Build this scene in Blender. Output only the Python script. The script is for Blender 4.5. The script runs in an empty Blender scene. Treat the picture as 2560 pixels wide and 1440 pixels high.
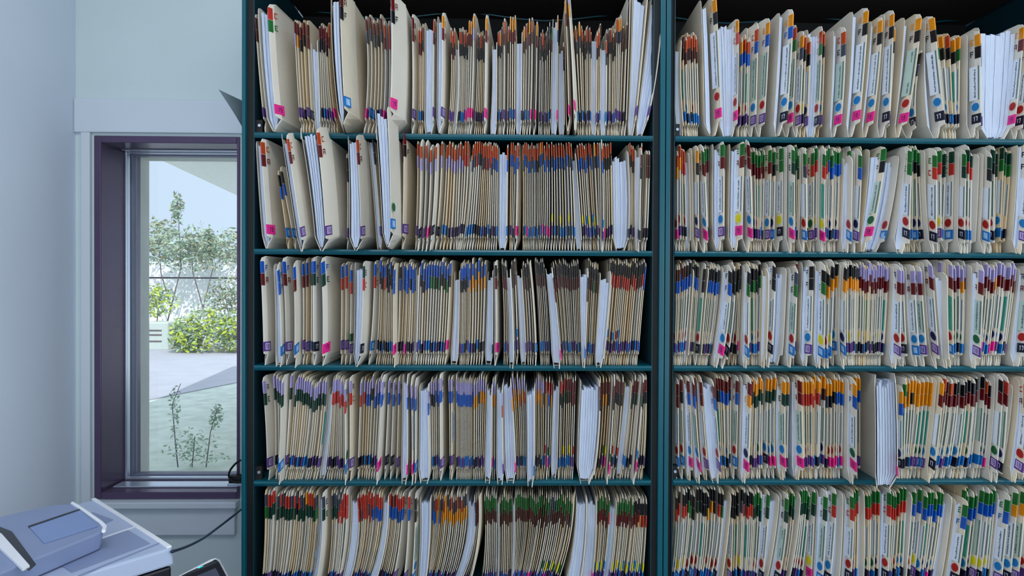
import bpy, math, random
from mathutils import Vector, Matrix
random.seed(11)
C = bpy.context.scene.collection
SC = bpy.context.scene

# ------------------------------------------------------------------ camera
F = 1600.0; D = 1.455; CZ = 1.33
YAW, PITCH, ROLL = 0.0209, 0.0080, 0.0044
fw = Vector((math.sin(YAW)*math.cos(PITCH), math.cos(YAW)*math.cos(PITCH), -math.sin(PITCH)))
rt = Vector((math.cos(YAW), -math.sin(YAW), 0)); up = rt.cross(fw)
cr, sr = math.cos(ROLL), math.sin(ROLL)
rt, up = rt*cr+up*sr, up*cr-rt*sr
CAM = Vector((0, -D, CZ))
cd = bpy.data.cameras.new('camera'); cam = bpy.data.objects.new('camera', cd); C.objects.link(cam)
cd.sensor_width = 36; cd.lens = F/2560*36; cd.clip_start = .02; cd.clip_end = 300
m = Matrix((rt, up, -fw)).transposed().to_4x4(); m.translation = CAM; cam.matrix_world = m
SC.camera = cam
def ray(px, py): return fw + rt*((px-1280)/F) - up*((py-720)/F)
def at(px, py, Y):
    d = ray(px, py); return CAM + d*((Y-CAM.y)/d.y)
def atz(px, py, z):
    d = ray(px, py); return CAM + d*((z-CAM.z)/d.z)

# ------------------------------------------------------------------ light
w = bpy.data.worlds.new('sky'); SC.world = w; w.use_nodes = True
nt = w.node_tree; nt.nodes.clear()
o_ = nt.nodes.new('ShaderNodeOutputWorld'); bg = nt.nodes.new('ShaderNodeBackground')
tc = nt.nodes.new('ShaderNodeTexCoord'); sp = nt.nodes.new('ShaderNodeSeparateXYZ'); cr_ = nt.nodes.new('ShaderNodeValToRGB')
nt.links.new(tc.outputs['Generated'], sp.inputs[0]); nt.links.new(sp.outputs['Z'], cr_.inputs[0])
cr_.color_ramp.elements[0].color = (.72, .84, .97, 1); cr_.color_ramp.elements[0].position = .2; cr_.color_ramp.elements[1].color = (1.25, 1.45, 1.65, 1); cr_.color_ramp.elements[1].position = .6
nt.links.new(cr_.outputs[0], bg.inputs[0]); nt.links.new(bg.outputs[0], o_.inputs[0]); bg.inputs[1].default_value = 1.05
def light(kind, name, loc, rot, e, col, **k):
    l = bpy.data.lights.new(name, kind); l.energy = e; l.color = col
    for a, b in k.items(): setattr(l, a, b)
    o = bpy.data.objects.new(name, l); C.objects.link(o); o.location = loc; o.rotation_euler = rot; return o
sun = light('SUN', 'sun', (0, 0, 20), (0, 0, 0), 3.8, (1, .96, .88), angle=.01)
sun.rotation_euler = Vector((-.38, .85, -1.0)).to_track_quat('-Z', 'Y').to_euler()
light('AREA', 'ceiling_lamp', (-.1, -1.15, 2.7), (0, 0, 0), 13, (.92, .95, 1), shape='RECTANGLE', size=1.2, size_y=.6)
light('AREA', 'ceiling_lamp', (1.5, -1.3, 2.7), (0, 0, 0), 10, (.92, .95, 1), shape='RECTANGLE', size=1.2, size_y=.6)
light('AREA', 'rear_fill_light', (-.2, -3.05, 1.15), (math.radians(90), 0, 0), 20, (.88, .94, 1), shape='RECTANGLE', size=2.6, size_y=1.5)  # added frontal fill behind the camera, not an actual window
light('AREA', 'side_fill_light', (3.1, -1.7, 1.3), (math.radians(90), 0, math.radians(90)), 33, (.86, .93, 1), shape='RECTANGLE', size=2.2, size_y=1.5)  # added fill from the right, brightens the left wall and folder sides
SC.view_settings.view_transform = 'Standard'; SC.view_settings.look = 'None'
SC.view_settings.exposure = 0.0; SC.view_settings.gamma = 1.0; SC.view_settings.use_curve_mapping = False

# ------------------------------------------------------------------ materials
def lin(r, g, b):
    f = lambda c: (c/255/12.92 if c/255 <= .04045 else ((c/255+.055)/1.055)**2.4)
    return (f(r), f(g), f(b), 1)
def mat(name, rgb, rough=.6, noise=0, scale=20, metal=0, spec=.5, emit=0, stretch=None, bump=0, trans=None):
    m = bpy.data.materials.new(name); m.use_nodes = True; n = m.node_tree; b = n.nodes['Principled BSDF']
    c = lin(*rgb); b.inputs['Base Color'].default_value = c; b.inputs['Roughness'].default_value = rough
    b.inputs['Metallic'].default_value = metal; b.inputs['Specular IOR Level'].default_value = spec
    if emit: b.inputs['Emission Color'].default_value = c; b.inputs['Emission Strength'].default_value = emit
    if noise or bump:
        t = n.nodes.new('ShaderNodeTexCoord'); mp = n.nodes.new('ShaderNodeMapping'); ns = n.nodes.new('ShaderNodeTexNoise')
        n.links.new(t.outputs['Object'], mp.inputs[0]); n.links.new(mp.outputs[0], ns.inputs[0])
        if stretch: mp.inputs['Scale'].default_value = stretch
        ns.inputs['Scale'].default_value = scale; ns.inputs['Detail'].default_value = 4
        if noise:
            r = n.nodes.new('ShaderNodeValToRGB'); n.links.new(ns.outputs[0], r.inputs[0])
            k = 1-noise; r.color_ramp.elements[0].position = .3; r.color_ramp.elements[1].position = .7
            r.color_ramp.elements[0].color = (c[0]*k, c[1]*k, c[2]*k, 1); r.color_ramp.elements[1].color = tuple(min(1, x*(1+noise*.6)) for x in c[:3])+(1,)
            n.links.new(r.outputs[0], b.inputs['Base Color'])
        if bump:
            bp = n.nodes.new('ShaderNodeBump'); bp.inputs['Strength'].default_value = bump; bp.inputs['Distance'].default_value = .01
            n.links.new(ns.outputs[0], bp.inputs['Height']); n.links.new(bp.outputs[0], b.inputs['Normal'])
    return m
M = {}
M['wall'] = mat('wall_paint', (222, 236, 238), .75, .03, 3, bump=.05)
M['trim'] = mat('trim_paint', (226, 234, 244), .5, .02, 4)
M['wall_side'] = mat('light_tinted_wall_paint', (226, 235, 250), .75, .03, 3, bump=.05)  # bluer, lighter base colour stands in for the light on this wall
M['floor'] = mat('floor_carpet', (120, 118, 112), .9, .2, 90, bump=.3)
M['ceil'] = mat('ceiling_tile', (225, 228, 228), .9, .05, 30)
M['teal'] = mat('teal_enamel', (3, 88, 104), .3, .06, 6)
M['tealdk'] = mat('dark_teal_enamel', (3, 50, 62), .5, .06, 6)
M['black'] = mat('black_rubber_and_gap_shade', (14, 15, 20), .6, .1, 30)
M['blackback'] = mat('shade_darkened_back_enamel', (5, 10, 14), .7, .1, 8)  # teal taken down to near black for the shade behind the folders
M['topb'] = mat('dark_brown_laminate', (34, 24, 24), .7, .2, 8, stretch=(30, 1, 1))
M['man0'] = mat('manila_card', (232, 220, 198), .7, .05, 14)
M['man1'] = mat('manila_card_pale', (230, 224, 212), .7, .05, 14)
M['man2'] = mat('manila_card_tan', (230, 208, 172), .7, .06, 14)
M['paper'] = mat('paper_edges', (212, 224, 248), .8, .13, 60, stretch=(14, 1, .4), bump=.3)
M['white'] = mat('white_label', (230, 238, 250), .6, .05, 30)
M['palegreen'] = mat('pale_green_label', (186, 208, 198), .6, .05, 30)
M['txt'] = mat('printed_ink', (70, 78, 104), .6, .2, 60)
M['gedge'] = mat('grey_green_edge', (70, 104, 98), .5, .25, 50)
M['green_lab'] = mat('teal_green_strip', (60, 168, 150), .5, .2, 50)
COL = dict(r=(186, 66, 16), R=(190, 48, 36), m=(100, 9, 18), y=(228, 144, 10), g=(26, 108, 44), d=(6, 58, 44), b=(5, 84, 182),
           k=(8, 9, 18), v=(166, 156, 206), n=(78, 34, 26), s=(62, 68, 86))
CN = dict(r='orange', R='red', m='maroon', y='yellow', g='green', d='dark-green', b='blue', k='black', v='lavender', n='brown', s='slate')
for a, c in COL.items(): M['c'+a] = mat('label_'+CN[a].replace('-', '_'), c, .35, .1, 60)
TAG = dict(P=((236, 30, 140), (240, 48, 152), (60, 8, 50)), V=((92, 56, 132), (200, 182, 230), (84, 52, 130)),
           K=((12, 14, 40), (12, 14, 40), (226, 232, 246)), B=((8, 108, 184), (104, 172, 236), (226, 240, 252)))
TN = dict(P='pink', V='violet', K='black', B='blue'); TX = dict(P='19', V='18', K='17', B='16')
for a, c in TAG.items():
    for i, s in enumerate(('frame', 'field', 'digits')): M['t'+a+str(i)] = mat('year_%s_%s' % (TN[a], s), c[i], .4, .04, 60)
DOT = dict(r=(168, 18, 12), b=(10, 122, 190), g=(22, 92, 52), y=(226, 214, 20), k=(14, 18, 70))
HAL = dict(r=(240, 196, 186), b=(188, 216, 240), g=(190, 220, 204), y=(240, 236, 130), k=(190, 200, 232))
for a in DOT: M['d'+a] = mat('dot_'+a, DOT[a], .45, .08, 60); M['h'+a] = mat('dot_rim_'+a, HAL[a], .5, .04, 60)
M['frame'] = mat('dark_bronze_aluminium', (96, 78, 108), .3, .08, 5, metal=.3)
M['framelt'] = mat('grey_window_gasket', (128, 132, 160), .4, .05, 5)
M['silver'] = mat('aluminium_and_frame_glint', (214, 222, 238), .25, .03, 5, metal=.6)
M['stucco'] = mat('cream_stucco', (234, 233, 230), .9, .05, 20, bump=.3)
M['prn'] = mat('printer_grey_plastic', (182, 196, 224), .36, .02, 10)
M['prn2'] = mat('printer_dark_grey_plastic', (140, 154, 190), .42, .03, 10)
M['prnblue'] = mat('printer_tray_plastic', (134, 156, 204), .35, .03, 10)
M['prnw'] = mat('printer_white_edge', (246, 248, 255), .3, .01, 10)
M['prnblk'] = mat('printer_black_plastic', (24, 25, 36), .3, .05, 10)
M['cyan'] = mat('cyan_indicator', (40, 220, 240), .3, emit=.9)
M['scr'] = mat('panel_screen', (74, 78, 96), .2, .1, 10)
M['postg'] = mat('grey_paper', (122, 138, 146), .7, .04, 8)
M['cable'] = mat('dark_blue_cable', (8, 44, 66), .4, .05, 20)
M['grass'] = mat('pale_grass', (196, 202, 190), .95, .2, 6, bump=.5)
M['road'] = mat('pale_asphalt', (168, 166, 174), .9, .08, 3, bump=.1)
M['bwall'] = mat('white_render', (238, 238, 236), .8, .04, 2)
M['leafy'] = mat('yellow_green_leaf', (190, 204, 70), .6, .35, 3)
M['leafg'] = mat('grey_green_leaf', (156, 176, 150), .6, .3, 3)
M['leafd'] = mat('olive_leaf', (150, 148, 112), .6, .35, 3)
M['bark'] = mat('grey_bark', (108, 98, 98), .9, .3, 10)
M['binm'] = mat('pale_grey_plastic', (190, 198, 190), .6, .05, 4)
g = bpy.data.materials.new('window_glass'); g.use_nodes = True; n = g.node_tree; n.nodes.clear()
go = n.nodes.new('ShaderNodeOutputMaterial'); mx = n.nodes.new('ShaderNodeMixShader'); tr = n.nodes.new('ShaderNodeBsdfTransparent'); gl = n.nodes.new('ShaderNodeBsdfGlossy')
fr = n.nodes.new('ShaderNodeFresnel'); gl.inputs['Roughness'].default_value = .02; tr.inputs[0].default_value = (.93, .97, 1, 1)
n.links.new(fr.outputs[0], mx.inputs[0]); n.links.new(tr.outputs[0], mx.inputs[1]); n.links.new(gl.outputs[0], mx.inputs[2]); n.links.new(mx.outputs[0], go.inputs[0]); M['glass'] = g

# ------------------------------------------------------------------ helpers
class MB:
    def __init__(s): s.v = []; s.f = []; s.m = []; s.ms = []
    def mi(s, k):
        if k not in s.ms: s.ms.append(k)
        return s.ms.index(k)
    def add(s, vs, fs, k):
        b = len(s.v); i = s.mi(k); s.v += [tuple(x) for x in vs]
        for f in fs: s.f.append(tuple(b+j for j in f)); s.m.append(i)
    def box(s, x0, x1, y0, y1, z0, z1, k):
        vs = [(x, y, z) for z in (z0, z1) for y in (y0, y1) for x in (x0, x1)]
        s.add(vs, [(0, 2, 3, 1), (4, 5, 7, 6), (0, 1, 5, 4), (2, 6, 7, 3), (0, 4, 6, 2), (1, 3, 7, 5)], k)
    def prism(s, bot, top, k):
        n = len(bot); s.add(list(bot)+list(top), [tuple(range(n))[::-1], tuple(range(n, 2*n))]+[(i, (i+1) % n, n+(i+1) % n, n+i) for i in range(n)], k)
    def tube(s, pts, r, k, seg=8):
        rings = []
        for i, p in enumerate(pts):
            p = Vector(p); t = (Vector(pts[min(i+1, len(pts)-1)])-Vector(pts[max(i-1, 0)])).normalized()
            a = t.orthogonal().normalized() if i == 0 else (rings[-1][1]-t*rings[-1][1].dot(t)).normalized()
            rr = r[i] if isinstance(r, (list, tuple)) else r
            rings.append(([p+(a*math.cos(q)+t.cross(a)*math.sin(q))*rr for q in [2*math.pi*j/seg for j in range(seg)]], a))
        vs = [v for ring, _ in rings for v in ring]; fs = []
        for i in range(len(pts)-1):
            for j in range(seg): fs.append((i*seg+j, i*seg+(j+1) % seg, (i+1)*seg+(j+1) % seg, (i+1)*seg+j))
        fs += [tuple(range(seg))[::-1], tuple(range((len(pts)-1)*seg, len(pts)*seg))]
        s.add(vs, fs, k)
    def build(s, name, parent=None, bevel=0, smooth=False):
        me = bpy.data.meshes.new(name); me.from_pydata(s.v, [], s.f)
        for k in s.ms: me.materials.append(M[k])
        me.polygons.foreach_set('material_index', s.m)
        if smooth: me.polygons.foreach_set('use_smooth', [True]*len(s.f))
        me.update()
        o = bpy.data.objects.new(name, me); C.objects.link(o)
        if parent: o.parent = parent; o.location = Vector() if parent.parent else -Vector(parent.location)
        if bevel:
            b = o.modifiers.new('bevel', 'BEVEL'); b.width = bevel; b.segments = 2; b.limit_method = 'ANGLE'
        return o
def tag(o, label=None, cat=None, group=None, kind=None):
    if label: o['label'] = label
    if cat: o['category'] = cat
    if group: o['group'] = group
    if kind: o['kind'] = kind
    return o
def thing(name, label, cat, loc=(0, 0, 0), group=None):
    o = bpy.data.objects.new(name, None); C.objects.link(o); o.location = loc; o.empty_display_size = .05
    return tag(o, label, cat, group)
def boxo(name, args, k, parent=None, bevel=0):
    b = MB(); b.box(*args, k); return b.build(name, parent, bevel)

# ------------------------------------------------------------------ room
YW = .42                                  # the window wall's inner face
XL = at(190, 700, YW).x                   # the side wall's plane
wx0, wx1 = at(238, 700, YW).x, at(597, 700, YW).x+.004
wz0, wz1 = at(400, 1246, YW).z, at(400, 341, YW).z
CE = 2.75
def structure(name, args, k):
    o = boxo(name, args, k); tag(o, kind='structure'); return o
structure('floor', (XL-.2, 3.4, -3.4, YW, -.1, 0), 'floor')
structure('ceiling', (XL-.2, 3.4, -3.4, YW+.3, CE, CE+.1), 'ceil')
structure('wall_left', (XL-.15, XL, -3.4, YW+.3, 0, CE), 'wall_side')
structure('wall_right', (3.2, 3.35, -3.4, YW+.3, 0, CE), 'wall')
structure('wall_rear', (XL-.15, 3.35, -3.4, -3.2, 0, CE), 'wall')
b = MB(); Yo = YW+.20
b.box(XL, wx0, YW, Yo, 0, CE, 'wall'); b.box(wx1, 3.2, YW, Yo, 0, CE, 'wall')
b.box(wx0, wx1, YW, Yo, 0, wz0, 'wall'); b.box(wx0, wx1, YW, Yo, wz1, CE, 'wall')
tag(b.build('wall_back'), kind='structure')
# casing
cz1 = at(400, 250, YW).z; cz0 = at(400, 1335, YW).z
def trimo(name, args, bev=.003): tag(boxo(name, args, 'trim', bevel=bev), kind='structure')
trimo('trim_1', (XL+.001, wx1+.03, YW-.012, YW, wz1+.008, cz1))
trimo('trim_2', (XL+.02, wx0-.008, YW-.012, YW, cz0, wz1+.008))
trimo('trim_3', (at(245, 700, YW).x, wx1, YW-.03, YW, at(400, 1264, YW).z, wz0-.002))
trimo('trim_4', (wx0-.008, at(592, 700, YW).x, YW-.013, YW, cz0, at(400, 1264, YW).z))
# window
b = MB(); t = .020; y0, y1 = YW-.006, YW+.20
for x0, x1, z0, z1 in ((wx0, wx0+t, wz0, wz1), (wx1-.008, wx1, wz0, wz1), (wx0+t, wx1-.008, wz0, wz0+t), (wx0+t, wx1-.008, wz1-t, wz1)):
    b.box(x0, x1, y0, y1, z0, z1, 'frame')
ix0, ix1, iz0, iz1 = wx0+t, wx1-.008, wz0+t, wz1-t
s = .007
for x0, x1, z0, z1 in ((ix0, ix0+s, iz0, iz1), (ix0+s, ix1, iz0, iz0+s), (ix0+s, ix1, iz1-s, iz1)):
    b.box(x0, x1, YW+.11, YW+.13, z0, z1, 'silver')  # pale edging stands in for the reflection along the frame
s = .010
for x0, x1, z0, z1 in ((ix0, ix0+s, iz0, iz1), (ix0+s, ix1, iz0, iz0+s), (ix0+s, ix1, iz1-s, iz1)):
    b.box(x0, x1, YW+.135, YW+.165, z0, z1, 'framelt')
b.box(ix0+.008, ix1-.012, YW+.035, YW+.085, iz0, iz0+.004, 'silver'); b.box(ix0+.004, ix1, YW+.085, YW+.10, iz1-.004, iz1, 'silver')  # lower plate stands in for sky light on the frame; upper strip is metal
win = b.build('window_1', bevel=.002); tag(win, kind='structure')
boxo('pane', (ix0+.01, ix1, YW+.148, YW+.152, iz0+.005, iz1-.005), 'glass', win)
# masonry outside: jambs, lintel and sill
b = MB(); e0, e1 = YW+.20, YW+.285
jx = at(337, 700, e0).x; sl = at(450, 1196, e0).z; lt = at(450, 391, e0).z
b.box(XL-.6, jx, e0, e1, -.1, 3.0, 'stucco'); b.box(ix1-.01, 3.4, e0, e1, -.1, 3.0, 'stucco')
b.box(jx, ix1-.01, e0, e1, lt, 3.0, 'stucco'); b.box(jx, ix1-.01, e0, e1, -.1, sl, 'stucco')
tag(b.build('wall_outer'), kind='structure')
b = MB(); pa = at(372, 388, 1.2); 
zs = 2.36
pts = [atz(372, 386, zs), atz(600, 492, zs), atz(600, 492, zs)+Vector((6, 0, 0)), Vector((6, e1, zs)), Vector((atz(372, 386, zs).x, e1, zs))]
b.prism(pts, [p+Vector((0, 0, .25)) for p in pts], 'stucco'); tag(b.build('trim_5'), kind='structure')

# ------------------------------------------------------------------ cabinets
PX = lambda px: at(px, 700, 0).x
SZ1 = at(1100, 333.5, 0).z; PITCHZ = (at(1100, 333.5, 0).z-at(1100, 1202.5, 0).z)/3
SHZ = [SZ1-PITCHZ*i for i in range(7)]
TOPZ = at(1280, -110, 0).z
YB = .36
def cabinet(xo0, xg0, xi0, xi1, xg1, xo1, label):
    c = thing('file_cabinet', label, 'cabinet', ((xo0+xo1)/2, .18, 0), 'open teal filing cabinets standing side by side')
    for a0, a1, g0, g1, i0, i1 in ((xo0, xg0, xg0, xi0-.002, xi0-.002, xi0), (xg1, xo1, xi1+.002, xg1, xi1, xi1+.002)):
        boxo('side_panel', (a0, a1, 0, YB+.02, 0, TOPZ+.04), 'teal', c, .0015)
        boxo('gap_shade_fill', (g0+.0003, g1-.0003, .012, YB, .01, TOPZ), 'black', c)  # black filler standing in for the unlit gap beside the upright
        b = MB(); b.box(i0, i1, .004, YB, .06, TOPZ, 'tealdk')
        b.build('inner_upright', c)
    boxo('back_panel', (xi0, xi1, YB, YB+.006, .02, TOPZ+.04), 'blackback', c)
    boxo('top_panel', (xo0, xo1, 0, YB+.02, TOPZ+.04, TOPZ+.065), 'teal', c, .002)
    boxo('top_lining', (xi0, xi1, .004, YB, TOPZ+.005, TOPZ+.015), 'topb', c)
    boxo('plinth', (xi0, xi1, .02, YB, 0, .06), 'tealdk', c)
    for z in SHZ:
        b = MB(); th = .0125
        prof = [(.0045, z-th), (.0012, z-.008), (0, z-.0045), (.0012, z-.0015), (.004, z), (YB-.002, z), (YB-.002, z-.003), (.02, z-.003), (.007, z-.006), (.007, z-th)]
        b.prism([(xi0+.0005, y, q) for y, q in prof], [(xi1-.0005, y, q) for y, q in prof], 'teal'); b.build('shelf', c)
    b = MB(); zr = at(1280, 42, YB-.03).z
    b.tube([(xi0+(xi1-xi0)*i/12, YB-.03, zr+.010*math.cos(i/12*6.283*2)) for i in range(13)], .002, 'teal'); b.build('wire_rail', c)
    for zz in SHZ[3:4]+SHZ[0:1]:
        b = MB(); b.box(xi0, xi0+.014, .014, .030, zz, zz+.030, 'black')
        b.tube([(xi0+.008, .0135, zz+.017), (xi0+.008, .011, zz+.017)], .0035, 'silver'); b.build('shelf_clip', c)
    return c
cabinet(PX(603.5), PX(613), PX(634), PX(1631), PX(1648), PX(1661), 'tall open teal filing cabinet beside the window, its five visible shelves packed with charts')
cabinet(PX(1663), PX(1674.5), PX(1686), PX(2690), PX(2704), PX(2716), 'tall open teal filing cabinet away from the window, cut off by the photo edge')

# ------------------------------------------------------------------ folders
ROWS = {}
ROWS['L1'] = '''335 @ 634 645 655 58
640 650 668 1 t nn V - y=30
728 735 745 1 f Rg P - q=.42 y=5 tx=
770 775 783 5 t mv,my,mk,mk,mm VVKVK - y=45
795 800 802 1 p -- - - y=95
822 826 845 6 t mk,mk,mk,mm,mk,rm KBVVVP - y=58
908 915 905 1 f nk B - q=.32 y=-30 p=.09 tx=
972 975 968 7 t ms,ms,ms,mk,ms,rm,rR PBBKVPV - y=38
1024 1027 1025 1 f mk P - q=.1 y=-20 p=.08
1043 1045 1043 1 m mm V - q=.3 y=30
1058 1058 1056 3 t rm,rm,mk BBK - y=60
1092 1090 1090 1 p rm V - q=.8 y=42
1124 1126 1118 1 f ym V - q=.48 y=26
1136 1138 1128 3 t rk,rm,rk VVV - y=72
1146 1148 1140 1 p -- - - y=95
1170 1168 1165 6 t rk,rk,nk,rk,rk,nk KKBBVP - y=70
1180 1178 1172 2 t ym,ym PP - y=45
1192 1190 1183 1 m yv P - y=28 q=.35
1212 1210 1208 5 t nk,nk,rk,nk,nk VKKKV - y=75
1229 1229 1222 1 f ym P - q=.2 y=32
1243 1243 1243 1 p -- - - y=100
1256 1255 1255 4 t rk,rk,yk,nk KBKV - y=65
1268 1267 1265 1 m rm V - q=.4 y=40
1273 1272 1272 1 t rk V - y=60
1290 1289 1288 3 t ym,ym,ym BBV - y=40
1307 1306 1305 1 p -- K - y=75
1318 1317 1314 2 t yn,rn KB - y=55
1327 1326 1322 1 t ym B - y=40
1337 1336 1330 1 m rn P - y=38 q=.3
1350 1347 1346 1 m ym P - y=48 q=.4
1371 1370 1368 5 t nk,rk,rk,nk,nk KVKVK - y=70
1383 1380 1376 2 t sk,gn BK - y=55
1397 1396 1396 1 p ys P - q=.85 y=32
1410 1412 1414 1 p nk - - y=100
1417 1428 1434 1 m ym P - q=.4 y=-15 p=.05
1424 1436 1445 1 m vy P - q=.3 y=-30 p=.05
1452 1455 1460 3 t yk,rk,ys BKB - y=50
1480 1479 1478 7 t rk,rk,nk,rk,nk,rk,nk KKVKBKB - y=66
1496 1494 1494 1 p rk V - y=75 q=.9
1505 1504 1502 2 t rn,nk KB - y=60
1518 1518 1516 1 p rk B - y=95
1540 1538 1536 5 t nk,nk,rk,nk,nk BVKVB - y=72
1556 1552 1548 3 t rs,yk,ys VVV - y=38
1572 1566 1560 2 t nn,nn VK - y=55
1583 1580 1572 1 m -- - - y=-20 q=.3
1632 1612 1590 1 p -- V - y=-25 q=.8
1657 1648 1612 1 p -- V - y=-20 q=.9'''
ROWS['L2'] = '''626 @ 634 642 653 352
692 703 712 1 f rm P - q=.38 y=342 tx=CA
700 722 745 2 t kb,kb BB - y=420
742 768 785 1 f rm V - q=.35 y=322 d=.012 tx=CA p=.05
862 865 862 1 f rm V - q=.40 y=308 d=.010 tx=CA p=.05
866 870 868 1 t kk V - y=380
914 928 938 1 f rm V - q=.5 y=328 d=.008 tx=CA p=.05
932 945 955 1 p kk V - y=335
1003 1005 1000 1 f -- B g q=.5 y=262 p=.10 
1008 1008 1004 1 t rm - - y=330
1040 1040 1035 1 f mk V - q=.1 y=318 tx=
1113 1108 1095 6 m rv,rv,rv,rv,rv,rv VKVPKK - y=348
1148 1143 1138 5 t rv,rv,rv,rv,rv BBKVK - y=352
1172 1168 1152 4 t rv,rv,rR,rR KVKK
1180 1172 1157 1 p -- - - y=385
1207 1200 1190 5 t rs,rs,rR,rs,rk BBBKK
1245 1244 1243 9 t rs,rn,rR,rs,rR,rs,rb,rs,rb KBVKBKVKB
1276 1274 1273 1 p rb B - q=.78 y=358
1290 1287 1283 3 t rb,rb,rb KVK
1305 1307 1306 1 m rb P - q=.25
1357 1360 1355 12 t rs,rb,rs,rb,rs,rn,rb,rs,rk,rk,yb,rs KBPBVBBKBKBP
1375 1376 1375 3 t rb,rs,rb VPP
1430 1437 1441 9 t rs,rb,rb,rs,rb,rs,rb,rs,rs VBKBBBKBB y,-,-
1440 1450 1458 1 p -- - - y=380
1480 1487 1496 7 t rb,rb,rs,rb,rb,rs,rb KVVBVBK y,-,b
1497 1500 1500 2 t yk,rb VK
1505 1510 1508 1 m rb V b y=345 q=.4
1529 1531 1534 4 t rk,rk,rk,rk PKVK
1571 1577 1572 1 p -- K - q=.97 y=374
1587 1585 1588 3 t rk,rn,rk KVK
1600 1596 1594 1 p nk K - y=365
1614 1612 1604 1 m rk V b q=.35 y=350
1626 1623 1618 2 t nn,nn KK - y=370'''
ROWS['L3'] = '''916 @ 652 658 662 650
685 690 690 1 f bm V - q=.15 y=640 tx=FA
703 712 713 1 p bb B - y=655 q=.9
740 744 743 1 f bm V - q=.18 y=641 tx=FA
750 754 752 1 m bm B - q=.3
770 770 768 2 t bm,bm VV
781 780 782 2 t bk,bd BK
802 808 806 1 f bd K - q=.3 y=640 tx=FE
850 850 848 1 f bd P - q=.12 y=638 tx=FE d=.008
884 884 880 3 m bR,bR,bR VVV -,-,g
932 928 916 1 f dR K - q=.5 y=652 p=.04
948 945 936 1 m bR B - q=.3
987 985 988 9 t bk,bk,bR,bR,kk,kk,bk,kk,kk KKBKKKBBK
1007 1004 996 2 m bb,kb PK
1038 1036 1030 7 t bb,bb,bb,bb,bk,bb,bb KVPKKKV
1050 1045 1042 1 p -- V - y=665
1122 1117 1108 11 t bk,bk,bb,bb,bg,bg,bk,bg,bk,bk,bg BKVBBKBVKBV
1133 1130 1121 1 m bk P - q=.3
1150 1150 1147 1 p -- - - y=675
1171 1173 1168 6 t bk,bk,bk,bk,bk,bb VVBKKV
1218 1214 1209 6 m by,by,by,by,by,by BVKBKK
1233 1234 1233 1 p -- K - y=675
1252 1258 1258 1 f km P - q=.25 y=650
1265 1271 1271 3 t km,km,km BVV
1276 1282 1285 1 p -- - - y=672
1281 1286 1288 1 t kn B
1290 1296 1300 1 m nn V b y=645 q=.5
1305 1313 1318 1 p -- V - y=672
1320 1332 1336 3 t kn,kn,kn VVK
1336 1345 1351 1 f -- B - q=.2 y=650
1362 1372 1377 6 t kn,kn,kn,kn,kn,kn BBBVKB
1380 1394 1404 1 p nm P b q=.9 y=668
1447 1449 1453 13 t km,km,nm,kn,kn,km,kn,kn,km,kn,kn,kn,km KVKBKBBVKVKBK
1470 1465 1460 1 p kn B b q=.85 y=670
1498 1491 1484 6 t kn,kn,kn,kg,kn,kn VVBBKV
1526 1517 1504 1 p -- - - y=678
1570 1557 1546 9 t kg,kR,kR,kR,kR,kR,kn,kR,kR BVKVVKVBV r,b,-
1618 1606 1596 11 t kR,kR,kn,kn,kR,kR,kR,kn,kn,kR,bb VKVVBVBKBVB'''
ROWS['L4'] = '''1202 @ 654 664 668 940
677 682 682 1 m vd V - q=.1
693 700 697 2 t vd,vd KB
710 708 703 1 m vd V - q=.3
738 728 716 2 m vd,vd BV
775 766 748 7 t vd,vd,vd,vd,vd,vd,vd KBVKBKV
816 808 790 8 t vd,vd,vd,vd,vd,vd,vd,vd BBKKVKKV - y=950
832 824 812 1 p -- - - y=970 q=.9
859 860 861 8 t vR,vR,vR,vR,vR,vR,vR,vR VKKKVVKV
874 876 875 1 f vR B g q=.2 y=952 d=.01 p=.03
897 893 889 1 f vR V - q=.12
913 908 904 2 t vR,vR KK
957 950 942 6 t vb,vb,vk,vb,vb,vb BKBKVV
1005 1003 1000 4 m vb,vb,vb,vb PKKV
1028 1032 1031 1 p vb P - q=.55 y=938 d=.01 p=.03
1048 1047 1045 2 m vb,vb PB
1075 1078 1080 1 p vb - - q=.9 y=962 d=.006
1097 1097 1098 4 t vk,vk,vb,vb BKVB
1116 1121 1122 1 f vb V - q=.2 y=932 d=.01
1126 1126 1126 1 t vb K
1138 1140 1139 1 m vb V - q=.2
1183 1183 1182 12 t vb,vb,vb,vb,vb,vb,vb,vb,vb,vb,vb,vb KVVBVVBBBVBB
1217 1213 1209 6 t vy,vy,vs,vy,vy,vy KKVKVV
1231 1230 1229 1 p -- - - y=965
1241 1240 1239 2 m vy,vy PB
1256 1257 1260 1 p vr V - y=965 q=.95
1277 1287 1291 1 p vy P - y=950 q=.93
1313 1315 1315 6 t vy,vy,vy,vr,vy,vr KBKKBB
1338 1338 1336 1 p -- B - y=965 d=.015 p=.03
1361 1360 1357 5 t vy,vy,vy,vy,vs KKKKB
1385 1380 1377 3 t Ry,Rb,Ry VPB r,g,-
1400 1397 1394 1 p -- - - y=955
1435 1432 1429 7 t Rk,Rk,Rg,mk,mn,mn,mm BBBBBBV -,-,y
1448 1441 1439 1 m mm V r q=.3
1496 1494 1478 1 p mk - - y=952 q=.97 d=.006
1529 1522 1512 4 t mn,my,my,mk VKVP y,-,g
1541 1533 1524 1 m mk P g q=.3
1553 1546 1532 3 t mk,mk,mk KKB r,-,-
1567 1555 1541 1 m mk K r q=.4
1581 1571 1556 1 p -- B r y=955
1600 1588 1576 3 t md,md,md BKK
1608 1601 1590 1 m md P b q=.3
1618 1618 1611 4 t mk,mk,mk,mk KKKV'''
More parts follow.
